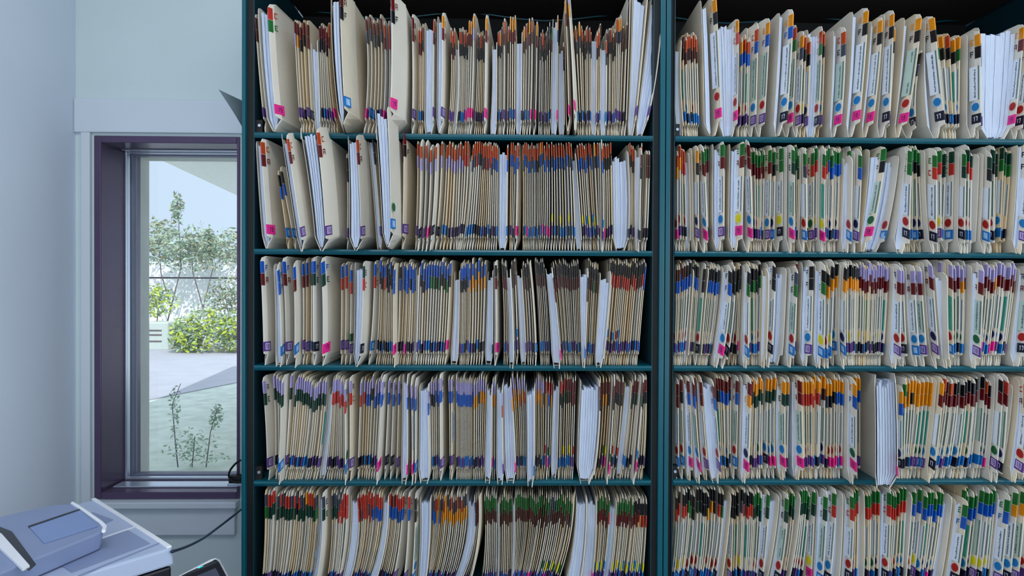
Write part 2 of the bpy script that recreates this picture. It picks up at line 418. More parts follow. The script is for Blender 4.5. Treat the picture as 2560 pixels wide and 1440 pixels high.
ROWS['L5'] = '''1490 @ 659 659 650 1225
681 677 664 3 t sg,Rd,Rd KKV - y=1222
700 694 680 2 m Rd,sd VK
735 728 704 5 m Rd,sd,Rd,Rd,sd KVKBV
763 758 736 6 t Rd,sk,Rd,sd,sd,yg BKVBBV
793 789 766 7 t yd,rd,Rd,rd,Rd,sg,sg KBVBKBB
808 806 785 1 p -- - - y=1240
825 826 808 1 f sd - - q=.12 y=1228
853 848 832 5 t sd,sd,sd,sR,sR KVBKV
870 866 840 3 m RR,RR,RR VKV
894 896 864 1 p RR - - q=.93 y=1235
930 924 888 8 t RR,Rs,RR,RR,RR,Rs,RR,Rs KVKBKVKV
955 945 905 5 t Rb,Rb,Rb,Rb,Rb KBVKB
972 964 930 1 p -- - - y=1235
1003 994 966 7 t Rb,kb,Rb,kb,Rb,Rs,Rb KVKBKVK
1018 1015 1000 1 m Rb V - q=.2
1035 1032 1022 1 m Rb V - q=.2
1046 1046 1040 1 m kk B b q=.3
1079 1076 1062 1 p -- - - y=1238
1102 1094 1066 6 t sb,sb,Rb,ry,yy,sb KVKBKV
1135 1128 1092 7 t sy,ry,yy,sy,sy,ry,sy KVBKVVB
1166 1160 1120 6 t sy,ry,sy,ry,sy,sy KVKVKV
1187 1185 1138 1 p ss - - y=1235 q=.9
1196 1190 1155 2 t mm,mm VV
1208 1211 1198 1 f -- - - q=.15 y=1230
1241 1242 1240 7 t gn,gn,gn,gn,gn,gn,gn KVBVVBV
1248 1248 1246 1 p -- - - y=1240
1281 1281 1275 7 t gn,gn,gn,gn,gn,gn,gn BVBBVVK
1287 1286 1278 1 p -- - - y=1240
1314 1309 1286 6 t gn,gn,gn,gn,gn,gn VBVKVB
1347 1336 1306 7 t gn,gn,gm,gn,gn,gn,gn VBVVBVP
1380 1365 1332 6 t gn,gn,gn,gn,gn,gs PVKVBV
1432 1418 1376 10 t sn,sn,gn,gn,gn,gn,gn,gn,gn,gs BVPVKVBVKV g,-,y
1441 1433 1408 1 m -- - g q=.2
1469 1466 1450 1 p -- - - y=1232
1493 1490 1478 1 p -- P r y=1232 q=.97
1526 1519 1500 7 t gm,gm,gm,gm,gm,gm,gR BVKVVBV b,y,-
1543 1535 1520 1 p -- V r y=1238 q=.95
1580 1571 1552 9 t gm,gm,gm,gm,gm,gm,gm,gn,gm KBVVKBVKB y,b,-
1619 1615 1604 10 t gm,km,km,km,km,ky,km,kR,kR,kR KBVKBVKVBB y,b,-'''
ROWS['R1'] = '''344 @ 1692 1690 1696 85
1706 1704 1714 1 p -- - - y=95
1742 1747 1749 7 t nk,rn,rk,rn,rn,rn,rn BKBKBBB - y=84
1787 1797 1803 1 F yP P r y=-15 w=.3 a=.22
1852 1850 1846 1 p yR P r y=42
1875 1872 1869 5 t yb,rb,rb,rb,rb VVKVK r,r,-
1900 1896 1892 1 m rb V b y=55
1928 1921 1911 1 m yb V r y=40
1978 1971 1958 1 F yb K b y=17
1995 1990 1983 1 m rg P b y=57
2010 2004 2000 1 m ys V r y=72
2027 2023 2018 2 t rk,rk KV y,k
2060 2055 2047 1 p rg K r y=60
2070 2066 2060 1 t rk V b y=72
2110 2107 2095 1 F rs P b y=62
2167 2155 2140 1 F yk P b y=14
2202 2192 2172 1 F yk P b y=38
2228 2222 2214 1 F yk K b y=20
2240 2232 2222 1 m yk V r y=60
2300 2283 2254 1 F yk P r y=29
2312 2292 2300 1 m ks K b y=120
2328 2346 2362 1 F yk K b y=35
2400 2398 2396 5 t yg,yk,rk,yk,yg KKBKK -,b,- y=80
2438 2440 2440 1 F yk K b y=72
2451 2452 2456 1 m ms V b y=95
2562 2550 2532 1 p ym P r y=55 q=.97
2600 2590 2575 2 m yk,yk KV r'''
ROWS['R2'] = '''632 @ 1692 1690 1690 365
1712 1715 1718 4 t ry,ry,rR,rR PVKK r,r,-
1724 1728 1728 1 p -- - - y=378
1738 1738 1740 1 m yk V k y=360
1752 1758 1763 1 m gm P b y=357
1776 1775 1776 4 t gm,gm,gm,gm KKBK y,-,-
1806 1806 1806 1 F gm V b y=349
1815 1813 1812 2 t gm,gm KB
1857 1852 1849 1 F gm P y y=349
1863 1869 1872 1 m mm P b y=345
1894 1895 1896 5 t gm,gm,gm,gm,gm KKBKV b,r,-
1914 1911 1908 4 t gm,gm,gm,gm KVBK k,-,r
1931 1928 1926 1 m gm V b y=359
1939 1937 1934 1 t gk B k
1958 1958 1957 1 m gg K y y=362
1974 1973 1972 1 m gd P b y=357
1996 1995 1990 5 t gd,gd,gd,gd,gd BKBBK g,k,-
2004 2006 2006 1 m gs B r
2016 2018 2018 1 m gR K g
2036 2034 2034 1 m gR V g y=366
2053 2050 2050 2 m gR,gR VP y
2071 2068 2066 3 t gR,gR,gR BKV b,-,-
2105 2102 2096 6 t gb,gb,gb,gb,gb,gb BKKBVV r,k,-
2120 2118 2116 1 p -- B r y=385
2140 2136 2128 2 m gb,gb KV k
2163 2156 2140 3 t gb,gb,gb KVK
2208 2190 2160 1 F gk P g y=363
2254 2238 2210 1 p -- B r y=386 q=.9
2262 2258 2256 1 F gg K r y=362
2285 2283 2282 4 t gy,gy,gy,gk BBBB k,r,-
2300 2303 2313 2 m gk,gk BK k
2323 2322 2322 1 m gR K r
2343 2341 2344 1 F gR V y
2368 2363 2358 2 m gd,dd VB r
2386 2384 2382 1 m dR B r
2412 2408 2408 3 m gd,dR,dR KBB r
2450 2446 2438 1 p -- - - y=382
2482 2480 2485 3 m dk,dk,dk BKB r
2528 2520 2508 6 t dg,dg,dd,dg,dg,dg KVKBKK b,-,-
2562 2555 2546 1 F kk V b y=350
2600 2594 2588 3 m kk,kk,kk KBK r'''
ROWS['R3'] = '''914 @ 1692 1688 1686 656
1713 1708 1698 5 t nb,nb,nb,nb,nb VBKVB r,-,-
1730 1722 1709 2 m kb,kb BV r
1735 1728 1720 1 p -- - - y=672
1753 1745 1735 5 t kb,kb,kb,kb,kb VVKVK y,k,-
1767 1756 1746 1 m kk K r
1773 1761 1752 1 p -- - - y=668
1800 1790 1770 8 t kb,kb,kb,kb,kb,kb,kb,kb KKVKVKBK b,-,-
1821 1814 1792 1 F kb P b y=662 d=.008
1828 1824 1804 1 m kk K r
1850 1840 1826 5 t kg,kg,kg,kg,kk VVVBK -,b,-
1848.5 1845 1840 1 t kk K r
1854 1850 1845 1 t kk P b
1866 1862 1863 1 F kg B r y=660
1884 1884 1885 4 t kk,kk,kk,kg VKVB b,-,r
1902 1900 1896 4 t kg,kk,kk,kg BBBV r,b,-
1912 1910 1905 1 p -- - - y=670
1931 1926 1920 1 F kk K r y=653
1968 1964 1956 1 p -- - - y=668
1985 1979 1973 1 F sg B r y=665
1993 1989 1986 1 m sg B r y=660
2000 1996 1992 3 t mm,sk,sk VKV
2028 2025 2021 1 F kk V b y=650
2052 2050 2048 1 F kg B y y=653
2072 2067 2062 2 m ky,ky BB r,y
2096 2090 2092 2 m ky,ky VB r,b
2112 2106 2112 2 m ky,ky BV k,b
2125 2122 2123 3 t ky,ky,ky KVV
2151 2150 2146 6 t ky,ky,ky,ky,ky,ky VVKBKK y,b,-
2195 2191 2186 9 t vm,vm,vm,vm,vm,vm,vm,vm,vm KKBKKKVKK y,-,k
2223 2217 2207 5 t vm,vm,vm,vm,vm KKVKB k,y,-
2248 2252 2260 2 F vm,vm VK r
2260 2264 2274 2 m vm,vm VK b
2290 2298 2308 2 F vm,vm BV b
2300 2308 2320 2 t vm,vm BK
2326 2336 2346 2 m vm,vm VB k
2350 2350 2354 1 p -- - - y=680
2381 2384 2382 4 m vm,vm,vm,vm VBKK r
2415 2414 2408 4 m vm,vm,vy,vm BKBB g
2441 2436 2430 1 F vm V g y=657
2470 2462 2448 4 t vm,vm,vm,vm PBKP k,-,-
2510 2500 2482 5 m vm,vm,vy,vm,vm BBPPV b,k
2545 2530 2510 4 m vm,vm,vm,vm KBKV k
2568 2560 2552 1 F vm K r y=665
2600 2592 2584 3 m vm,vm,vm KVB r'''
ROWS['R4'] = '''1202 @ 1690 1688 1686 940
1705 1708 1712 2 t mm,mk BB r
1718 1725 1728 1 F mb P b y=942
1728 1736 1749 1 F mb P b y=942
1740 1746 1753 4 t mb,mb,mb,mb KKBK k,-,-
1750 1758 1771 1 F mm V r y=940
1775 1786 1793 1 p mb V r y=950 q=.97
1832 1830 1830 9 t mb,mb,mk,mb,mb,mb,mb,mb,mk BBBKBKKBK b,-,k
1846 1843 1840 1 m mb B r
1869 1865 1861 1 F my P k y=940
1882 1877 1872 2 t my,mm BK
1913 1912 1912 6 t yd,yd,yd,yd,yd,yd KVVVBP g,-,b
1925 1920 1922 1 m yd K b
1942 1936 1942 2 m yd,yd PP b
1960 1958 1962 1 F yd P b y=945 d=.008
1976 1972 1970 1 m yd K -
1999 2003 2006 1 F mm P b y=940 d=.008 a=.5 w=.52
2054 2050 2048 9 t yR,yR,yR,yR,yR,yR,yR,yR,ys KVVVVVBKK k,-,r
2072 2070 2068 3 t yk,yn,ys BVK b,k,-
2088 2087 2085 2 t yk,yk PP r
2110 2107 2106 3 m yb,yb,yb PBP r
2126 2125 2126 1 F yb P g y=945
2150 2150 2150 3 t yb,yb,yb KVV k,r,-
2240 2245 2245 1 p -- P r y=945 p=.08 q=.985 w=.44 a=.4
2258 2255 2256 1 m yb K k y=965
2300 2290 2272 6 t gy,yk,yy,yk,yy,yy KKKKBV b,g,-
2325 2314 2298 2 m yy,yy VB g
2342 2330 2312 2 m yy,ym VK b
2380 2368 2345 5 m km,km,rm,km,rm VKBBV b
2420 2412 2392 6 t rm,km,km,km,km,km VBBVKB y,b,g
2462 2455 2440 6 t km,km,km,km,km,km BKBBKB -,g,-
2490 2483 2470 3 m rm,km,km BPV g,k
2515 2507 2495 2 m Rm,Rm KV k
2538 2526 2505 1 p -- - - y=960
2552 2550 2532 1 F Rm V r y=945
2578 2570 2560 1 F Rm V k y=945
2602 2596 2590 2 m Rm,Rm VB r'''
ROWS['R5'] = '''1490 @ 1688 1686 1670 1222
1700 1694 1680 2 m kR,kR KB b
1712 1706 1688 1 m kR B y
1730 1722 1702 3 t kR,kg,kg KBV b,y,-
1755 1751 1734 3 m kk,kd,kk KBV r
1776 1772 1752 4 t kk,kk,ky,kk KBBV -,b,-
1800 1794 1768 4 t ky,kk,kR,kR BVKB r,-,k
1811 1804 1784 1 m kg K r
1829 1818 1800 1 p -- - - y=1235
1835 1832 1829 1 m kk V r
1862 1858 1852 5 t kk,kk,ks,ks,kR KBVKB y,-,k
1880 1877 1868 4 t kk,kR,kR,kR BVKV k,-,y
1903 1897 1884 4 m gd,gd,gd,gd KBV r
1921 1912 1898 1 F gd K r y=1228
1952 1938 1912 1 p -- - - y=1240
1966 1958 1935 1 F gd K r y=1235
1986 1976 1952 4 t gd,gd,gd,gd BKVK k,-,-
2003 1992 1966 1 p -- - - y=1235
2026 2016 2000 4 m gd,gd,gd,gd KVBK r
2040 2034 2028 1 m gd P y
2083 2078 2062 2 F gd,gR BK b
2108 2105 2096 1 p -- - - y=1232
2127 2126 2116 1 F gR K r y=1235
2144 2143 2139 3 t gR,gR,gR KVB k,b,-
2163 2165 2161 1 p -- - - y=1225
2197 2195 2190 5 t gR,gR,gR,gR,gR KVKBK g,k,-
2222 2218 2211 1 F gR K r y=1225
2250 2243 2232 4 t gR,gR,gR,gR KVBK r,-,k
2268 2262 2256 2 m gR,gR BK b
2281 2272 2262 1 p -- - - y=1235
2310 2300 2284 2 m gb,gb KV r,y
2362 2348 2322 6 m gb,gb,gb,gb,gb,gb KBVPKV b,k
2384 2370 2350 1 p -- - - y=1240
2411 2396 2380 1 F gb K r y=1250
2455 2442 2426 6 t gb,gb,gb,gb,gb,gb KVBKVK b,k,g
2492 2480 2466 4 m gb,gb,gb,gb VKBK y
2516 2502 2490 1 F gb V b y=1235
2550 2540 2526 2 F gy,gy KV b
2600 2590 2575 3 m gy,gy,gy KVB r'''

SHN = dict(zip('12345', ('top', 'second', 'third', 'fourth', 'fifth')))
class Q:                                   # smooth side-profile through three heights
    def __init__(s, b, m, t, H): s.b, s.m, s.t, s.H = b, m, t, H
    def __call__(s, z):
        u = max(0, min(1.1, z/s.H)); b, m, t = s.b, s.m, s.t
        return b*(1-u)*(1-2*u)+m*4*u*(1-u)+t*u*(2*u-1)
items = []
for key in ('L1', 'L2', 'L3', 'L4', 'L5', 'R1', 'R2', 'R3', 'R4', 'R5'):
    lines = ROWS[key].split('\n'); h = lines[0].split()
    prev = [float(h[2]), float(h[3]), float(h[4])]; ytop = float(h[5]); zs = SHZ[int(key[1])-1]; idx = 0
    for ln in lines[1:]:
        a = ln.split(); cur = [float(a[0]), float(a[1]), float(a[2])]; n = int(a[3]); kind = a[4]
        kv = dict(x.split('=') for x in a[5:] if '=' in x); rest = [x for x in a[5:] if '=' not in x]
        tops = rest[0].split(','); tags = rest[1] if len(rest) > 1 else '-'; dots = rest[2].split(',') if len(rest) > 2 else ['-']
        if key[0] == 'R' and n > 1 and dots == ['-']: dots = ['-', 'b', '-', '-', 'r', '-', '-', 'g', '-', '-', 'y']
        for i in range(n):
            jit = .16 if n > 1 else 0
            def L_(j, i=i): return [prev[k]+(cur[k]-prev[k])*j/n for k in range(3)]
            l, r = L_(i), L_(i+1)
            items.append(dict(row=key, i=idx, l=l, r=r, kind=kind, top=tops[i % len(tops)], tag=tags[i % len(tags)], dot=dots[i % len(dots)],
                              y=float(kv.get('y', ytop))+(max(0, l[0]-700)/60 if key == 'L5' else 0)+(random.uniform(-9, 9) if n > 1 else 0), q=float(kv['q']) if 'q' in kv else None,
                              p=float(kv['p']) if 'p' in kv else None, d=float(kv['d']) if 'd' in kv else None, w=float(kv['w']) if 'w' in kv else None, a=float(kv['a']) if 'a' in kv else None,
                              tx=kv.get('tx'), zs=zs, n=n, wpx=max(sum(r)-sum(l), 3)/3))
            idx += 1
        prev = cur
order = sorted(range(len(items)), key=lambda k: -(items[k]['wpx']*(1 if k % 1 == 0 else 1)+(-50 if items[k]['l'][1] > 2556 else 0)))
for k in order[:300]: items[k]['solo'] = True

GLY = {'1': [(.36, 0, .68, 1), (.12, .74, .36, .9)], '7': [(0, .8, 1, 1), (.66, .4, 1, .8), (.5, 0, .82, .4)], '8': [(0, 0, .26, 1), (.74, 0, 1, 1), (0, 0, 1, .18), (0, .41, 1, .59), (0, .82, 1, 1)],
       '9': [(0, .45, .26, 1), (.74, 0, 1, 1), (0, .41, 1, .59), (0, .82, 1, 1), (0, 0, 1, .18)], '6': [(0, 0, .26, 1), (.74, 0, 1, .55), (0, .41, 1, .59), (0, .82, 1, 1), (0, 0, 1, .18)],
       'C': [(0, 0, .26, 1), (0, 0, 1, .18), (0, .82, 1, 1)], 'A': [(0, 0, .24, 1), (.76, 0, 1, 1), (0, .82, 1, 1), (0, .36, 1, .52)],
       'E': [(0, 0, .26, 1), (0, 0, 1, .18), (0, .82, 1, 1), (0, .42, .85, .58)], 'F': [(0, 0, .26, 1), (0, .82, 1, 1), (0, .42, .85, .58)]}
def folder(it, stuff=None):
    side = 1 if it['row'][0] == 'L' else -1
    kind = it['kind']; solo = it.get('solo', False)
    p = it['p']; p = (.015 if kind in 'fF' else 0) if p is None else p
    rs = kind in 'mFp' and it['row'][1] in '234' and p < .03 and solo and random.random() < .4
    if rs: p = .026
    Yf = .003 - p + random.uniform(-.0025, .006)
    if kind in 't' and random.random() < .15: Yf += .010
    zs = it['zs']
    zt = at(it['l'][0]*.4+it['r'][0]*.6, it['y'], Yf).z; H = zt-zs; ym = 0
    cb = at(1280, 720, Yf)
    def X(px, z): # pixel column -> X at that height on the folder-front plane
        P = at(px, 720, Yc); return at(px, 720+(P.z-z)*F/(Yc+D), Yc).x
    Yc = .004
    Lq = Q(X(it['l'][2], zs), X(it['l'][1], zs+H/2), X(it['l'][0], zt), H)
    Rq = Q(X(it['r'][2], zs), X(it['r'][1], zs+H/2), X(it['r'][0], zt), H)
    W = max(.0022, (Rq(H*.5)-Lq(H*.5)))
    fx = 1-(Yf+D)/(Yc+D) if p >= .03 else 0; XV = at(1247, 700, 0).x; bk = max(.02, .004-Yf); Hm = (PITCHZ-.0165) if it['row'][1] != '1' else TOPZ-zs-.01
    pap = kind == 'p' or kind == 'F'
    q = it['q']
    if q is None: q = (.93 if side < 0 else (.9 if kind == 'p' else .62 if kind == 't' else .3))
    s0 = .55 if kind == 'p' else .3 if kind == 'F' else .12
    cq = q*.5 if kind == 'p' else q*.6
    th = min(.0009, W*.16); tht = min(.0016, W*.3)
    if side > 0:
        free = (1-q)*W; fl = min(.7*free, .03) if kind in 'fmt' else min(.3*free, .01)
    else: fl = -min(.12*W, .006) if kind == 'p' else -min((.42 if kind == 'F' and it['row'][1] == '1' else .56)*q*W, .034)
    drop = it['d'] or 0
    if rs and not drop: drop = random.uniform(.006, .012)
    pxm = (it['l'][1]+it['r'][1])/2; y0 = .045*(max(0, min(1, (1645-pxm)/220)) if side > 0 else 1)
    def pos(qq, u, z, off=0, flare=False):
        zz = z*H if False else z
        s = s0+(1-s0)*min(1, zz/.027)
        qe = cq+(qq-cq)*s
        x = Lq(zz)+(Rq(zz)-Lq(zz))*qe + off + y0*u
        if fx: x -= (x-XV)*fx*max(0, 1-u/bk)
        if u > .001 and u > -Yf-.005: zz = min(zz, Hm-.0015*(u > .1))
        if Yf > -.003: zz = min(zz, Hm)
        if flare: x += fl*min(1, u/.045)*min(1, (zz+.004)/.03)
        dz = 0
        if Yf < 0 and drop: dz = drop*max(0, -Yf-.005-u)/-Yf
        return (x, Yf+u, zs+.0004+zz-dz)
    cols = (.0, .016, .045, .30) if Yf > -.003 else (.0, max(.006, -Yf-.010), max(.012, -Yf-.003), .30) if solo else (.0, .045, .30)
    def sheet(mb, qq, t, prof, mt, flare):
        vs = []; nl = len(prof); nc = len(cols)
        for z, uf in prof:
            us = [uf]+[max(uf+.002*j, c) for j, c in enumerate(cols[1:])]
            for o in (-t/2, t/2):
                for u in us: vs.append(pos(qq, u, z, o, flare))
        fs = []
        for i in range(nl-1):
            a, b = i*2*nc, (i+1)*2*nc
            for j in range(nc-1):
                fs.append((a+j, b+j, b+j+1, a+j+1)); fs.append((a+nc+j, a+nc+j+1, b+nc+j+1, b+nc+j))
            fs.append((a, a+nc, b+nc, b)); fs.append((a+nc-1, b+nc-1, b+2*nc-1, a+2*nc-1))
        for j in range(nc-1):
            fs.append((j, j+1, nc+j+1, nc+j)); k = (nl-1)*2*nc; fs.append((k+j, k+nc+j, k+nc+j+1, k+j+1))
        mb.add(vs, fs, mt)
    zz = lambda n: [.03+(H-.055)*i/n for i in range(n+1)]
    nlev = 8 if solo else 5
    sc = max(.9, H/.24)
    fb = random.uniform(.015, .038) if kind == 't' else .0145
    tabprof = [(0, .007), (.012, .0085), (.022*sc, .011), (.026*sc, .0)]+[(z, 0) for z in zz(nlev) if z > .03]+[(H-.012, .0), (H-.004, .004), (H, .015)]
    flprof = [(0, .009), (.012, .0105)]+[(z, fb) for z in zz(nlev)]+[(H-.014, fb), (H-.007, fb+.004), (H-.003, fb+.015)]
    mm = random.choice(('man0', 'man0', 'man1', 'man1', 'man2')) if kind == 't' else random.choice(('man0', 'man1', 'man1', 'man1'))
    parts = {}
    def part(nm): 
        if stuff is not None: return stuff
        mb = MB(); parts.setdefault(nm, []).append(mb); return mb
    cv = part('cover')
    q0 = .06 if kind != 'F' else (.40 if it['row'][1] == '1' else .20)
    if it['a'] is not None: q0 = it['a']
    sheet(cv, q0, th, flprof, mm, False)
    sheet(cv, q, tht, tabprof, mm, True)
    ub = max(.02, -Yf); a0, a1 = pos(q0, ub, 0), pos(q, ub, 0)
    if a1[0]-a0[0] > .003:
        A = [a0, a1, pos(q, .3, 0), pos(q0, .3, 0)]
        cv.add(A+[(x, y, z+.0008) for x, y, z in A], [(0, 1, 2, 3)[::-1], (4, 5, 6, 7), (0, 1, 5, 4), (2, 3, 7, 6), (1, 2, 6, 5), (3, 0, 4, 7)], mm)
    # sheets of paper between the flaps
    def sheaf(mb, qa, qb, uf, zt_, zb=.004, ragged=0):
        lv = [zb]+[z for z in zz(4) if zb < z < zt_-.01]+[zt_]; vs = []
        for i, z in enumerate(lv):
            e = uf+random.uniform(0, ragged)
            for qq in (qa, qb):
                for u in (e, (.06 if Yf > -.003 else max(e+.002, -Yf-.003)), .27): vs.append(pos(qq, u, z+(random.uniform(-ragged, ragged)*1.5 if i == len(lv)-1 else 0)))
        fs = []; nl = len(lv)
        for i in range(nl-1):
            a, b = i*6, i*6+6
            for j in (0, 1): fs += [(a+j, b+j, b+j+1, a+j+1), (a+3+j, a+4+j, b+4+j, b+3+j)]
            fs += [(a, a+3, b+3, b), (a+2, b+2, b+5, a+5)]
        for j in (0, 1):
            fs.append((j, j+1, j+4, j+3)); k = (nl-1)*6; fs.append((k+j, k+3+j, k+4+j, k+1+j))
        mb.add(vs, fs, 'paper')
    fshift = (fl/W if side < 0 else 0)
    if kind in 'pF' or (it['w'] or 0) > 0 or kind == 'f':
        pm = part('paper_stack'); w0 = it['w'] if it['w'] is not None else (.12 if kind == 'p' else .42 if kind == 'F' else .12)
        w1 = q-.04 if (side > 0 or kind == 'p') else (q+fshift-.02 if it['w'] else min(q+fshift+.04, .56))
        if w1 < w0+.05: w0, w1 = q*.4, q*.9
        if kind == 'p' and side < 0: w1 = q-.04
        ns = max(1, min(7, int((w1-w0)*W/.005)))
        for k in range(ns):
            a = w0+(w1-w0)*k/ns; bq = w0+(w1-w0)*(k+1)/ns
            sheaf(pm, a, bq-.01, .016+random.uniform(0, .006), H-.014-random.uniform(0, .012), .004+random.uniform(0, .004), .0018)
    elif random.random() < .5:
        if W > .004: sheaf(part('paper_stack'), q0+.12, min(q-.08, q0+.35), .026+random.uniform(0, .03), H-.02-random.uniform(0, .02))
    # labels that wrap round the tab's edge
    e = .0005
    def wrap(mb, z0, z1, wd, mt):
        t = tht/2+e; vs = []
        L = [z0, (z0+z1)/2, z1] if z1-z0 > .04 else [z0, z1]
        for z in L: vs += [pos(q, wd, z, -t, True), pos(q, -e, z, -t, True), pos(q, -e, z, t, True), pos(q, wd, z, t, True)]
        fs = []
        for i in range(len(L)-1):
            a = i*4; fs += [(a+j, a+j+1, a+j+5, a+j+4) for j in range(3)]
        fs += [(3, 2, 1, 0), tuple(len(vs)-4+j for j in range(4))]
        mb.add(vs, fs, mt)
    def quad(mb, u0, u1, z0, z1, mt, lift=.0004):
        o = side*(tht/2+e+lift)
        vs = [pos(q, u0, z0, o, True), pos(q, u1, z0, o, True), pos(q, u1, z1, o, True), pos(q, u0, z1, o, True)]
        mb.add(vs, [(0, 1, 2, 3) if side > 0 else (3, 2, 1, 0)], mt)
    def glyphs(mb, txt, u0, u1, z0, z1, mt, lift):
        n = len(txt); cw = (u1-u0)/n
        for i, c in enumerate(txt):
            for (a, b_, c_, d_) in GLY[c]:
                ga, gb = (i+.08+a*.8)*cw, (i+.08+c_*.8)*cw
                if side > 0: quad(mb, u0+ga, u0+gb, z0+(z1-z0)*b_, z0+(z1-z0)*d_, mt, lift)
                else: quad(mb, u1-gb, u1-ga, z0+(z1-z0)*b_, z0+(z1-z0)*d_, mt, lift)
    jz = random.uniform(-.0045, .0045) if kind != 'f' else 0
    hi = H-.012*1+jz
    wide = W > .012
    if it['top'] != '--' and it['top'] != '-P':
        c = it['top']
        bw = .011 if side < 0 else .008
        for k in (0, 1):
            cc = c[k] if c[k] in COL else 'k'
            if c[k] == '-': continue
            mb = part('letter_label'); z1 = hi-.0275*k; z0 = z1-.0265
            wrap(mb, z0, z1, bw, 'c'+cc)
            if solo and wide:
                tx = it['tx'] or dict(r='C', R='C', m='A', y='E', g='E', d='E', b='F', k='F', v='A', n='A', s='E')[cc]+' '
                ch = it['tx'][k] if it['tx'] else tx[0]
                glyphs(mb, ch, bw+.002, bw+.011, z0+.006, z1-.008, 'c'+cc if cc != 'v' else 'txt', .0001)
    if it['tag'] in TAG:
        mb = part('year_tag'); z0 = .031*sc+jz; z1 = z0+.0215; tw = .019
        wrap(mb, z0, z1, tw, 't%s0' % it['tag'])
        if solo and W > .006:
            quad(mb, .003, tw-.003, z0+.0032, z1-.0032, 't%s1' % it['tag'], .0002)
            glyphs(mb, TX[it['tag']], .0045, tw-.0045, z0+.0055, z1-.0055, 't%s2' % it['tag'], .0004)
    if it['dot'] in DOT:
        mb = part('dot_sticker'); zc = .068*sc+jz; uc = .0105
        if side > 0 and not wide: wrap(mb, zc-.009, zc+.009, .014, 'd'+it['dot'])
        else:
            for rad, mt, lf in ((.0098, 'h', .0001), (.0084, 'd', .0003)):
                o = side*(tht/2+e+lf); vs = [pos(q, max(0, uc+rad*math.cos(a_)), zc+rad*1.12*math.sin(a_), o, True) for a_ in [math.pi*2*k_/16 for k_ in range(16)]]
                mb.add(vs, [tuple(range(16)) if side > 0 else tuple(range(16))[::-1]], mt+it['dot'])
    if side < 0 and kind != 'p' or (side > 0 and it['row'][1] in '45' and random.random() < .12) or (kind == 'p' and side < 0 and it['top'] != '--'):
        z0, z1 = .083*sc+jz, min(H-.082, .182*sc)
        if z1 > z0+.03:
            mb = part('name_label'); gm = 'green_lab' if random.random() < (0 if wide else .14) else 'gedge'
            quad(mb, .0018, .0042 if gm == 'gedge' else .012, z0, z1, gm, .0005)
            quad(mb, .0012, .024, z0, z1, 'white' if random.random() < .75 else 'palegreen', .0001)
            if solo and W > .007:
                z = z0+.006
                while z < z1-.008:
                    L = random.uniform(.0022, .0042)
                    if wide: quad(mb, .009+random.uniform(0, .0012), .0112+random.uniform(0, .002), z, z+L*.7, 'txt', .0007)
                    z += L
    if stuff is not None: return
    base = pos(.5, .15, 0)
    root = thing('file_folder', it['label'], 'folder', base, it['group'])
    for nm, l in parts.items():
        for mb in l:
            if mb.v: mb.build(nm, root)

ORD = 'zeroth first second third fourth fifth sixth seventh eighth ninth tenth eleventh twelfth thirteenth fourteenth fifteenth sixteenth seventeenth eighteenth nineteenth twentieth'.split()
ORD += ['twenty'+x for x in ORD[1:10]]+['thirtieth']+['thirty'+x for x in ORD[1:10]]+['fortieth']+['forty'+x for x in ORD[1:10]]
def colname(t):
    if t == '--' : return 'bare tab'
    a = [CN.get(x) for x in t if CN.get(x)]
    return a[0]+' tab' if len(set(a)) == 1 else '%s over %s tab' % (a[0], a[1])
for key in ROWS:
    row = [x for x in items if x['row'] == key]; nb = 0; since = 0
    shelf = ('window cabinet' if key[0] == 'L' else 'far cabinet')+' '+SHN[key[1]]+' shelf'
    for it in row:
        it['group'] = 'file folders on the '+SHN[key[1]]+' shelf of the '+('window' if key[0] == 'L' else 'far')+' cabinet'
        if (it['kind'] in 'pfF' and it['wpx'] >= 10) or it['wpx'] >= 13:
            nb += 1; since = 0
            adj = dict(p='paper-stuffed', f='wide cream', F='broad cream', m='medium', t='medium')[it['kind']]
            it['label'] = '%s folder, %s, %s broad from left, %s' % (adj, colname(it['top']), ORD[nb], shelf)
        else:
            since += 1
            adj = 'slim' if it['kind'] == 't' else 'medium'
            if nb: it['label'] = '%s folder, %s, %s right of %s broad one, %s' % (adj, colname(it['top']), ORD[since], ORD[nb], shelf)
            else: it['label'] = '%s folder, %s, %s from left end, %s' % (adj, colname(it['top']), ORD[since], shelf)
st = MB()
for it in items:
    if it.get('solo'): folder(it)
    else: folder(it, st)
o = st.build('file_folders'); tag(o, 'slim manila folders with coloured edge labels packed between the broader ones on all shelves', 'folder', kind='stuff')
print('FOLDERS', len(items))

# ------------------------------------------------------------------ loose sheet on the cabinet side
xs = PX(603.5)
b = MB(); n = 12; hh = .20; ww = .16; zt = at(603, 232, 0).z; A = at(548, 218, .02); dep = xs-A.x
vs = []
for i in range(n+1):
    for j in range(n+1):
        u, v = ww*i/n, hh*j/n            # u back, v down
        k = max(0, 1-(u/ww*1.0+v/(zt-at(603, 326, 0).z)*1.0))
        vs.append((xs-.0012-dep*k**1.25, .02+u*(1-.35*k), zt+.013*k**2-v))
N = len(vs); vs += [(x-.0004, y, z) for x, y, z in vs]; fs = []
for i in range(n):
    for j in range(n):
        a = i*(n+1)+j; q_ = (a, a+1, a+n+2, a+n+1); fs += [q_, tuple(N+x for x in q_[::-1])]
b.add(vs, fs, 'postg'); tag(b.build('paper_sheet', smooth=True), 'grey sheet of paper curling off the outer side of the teal cabinet', 'paper')

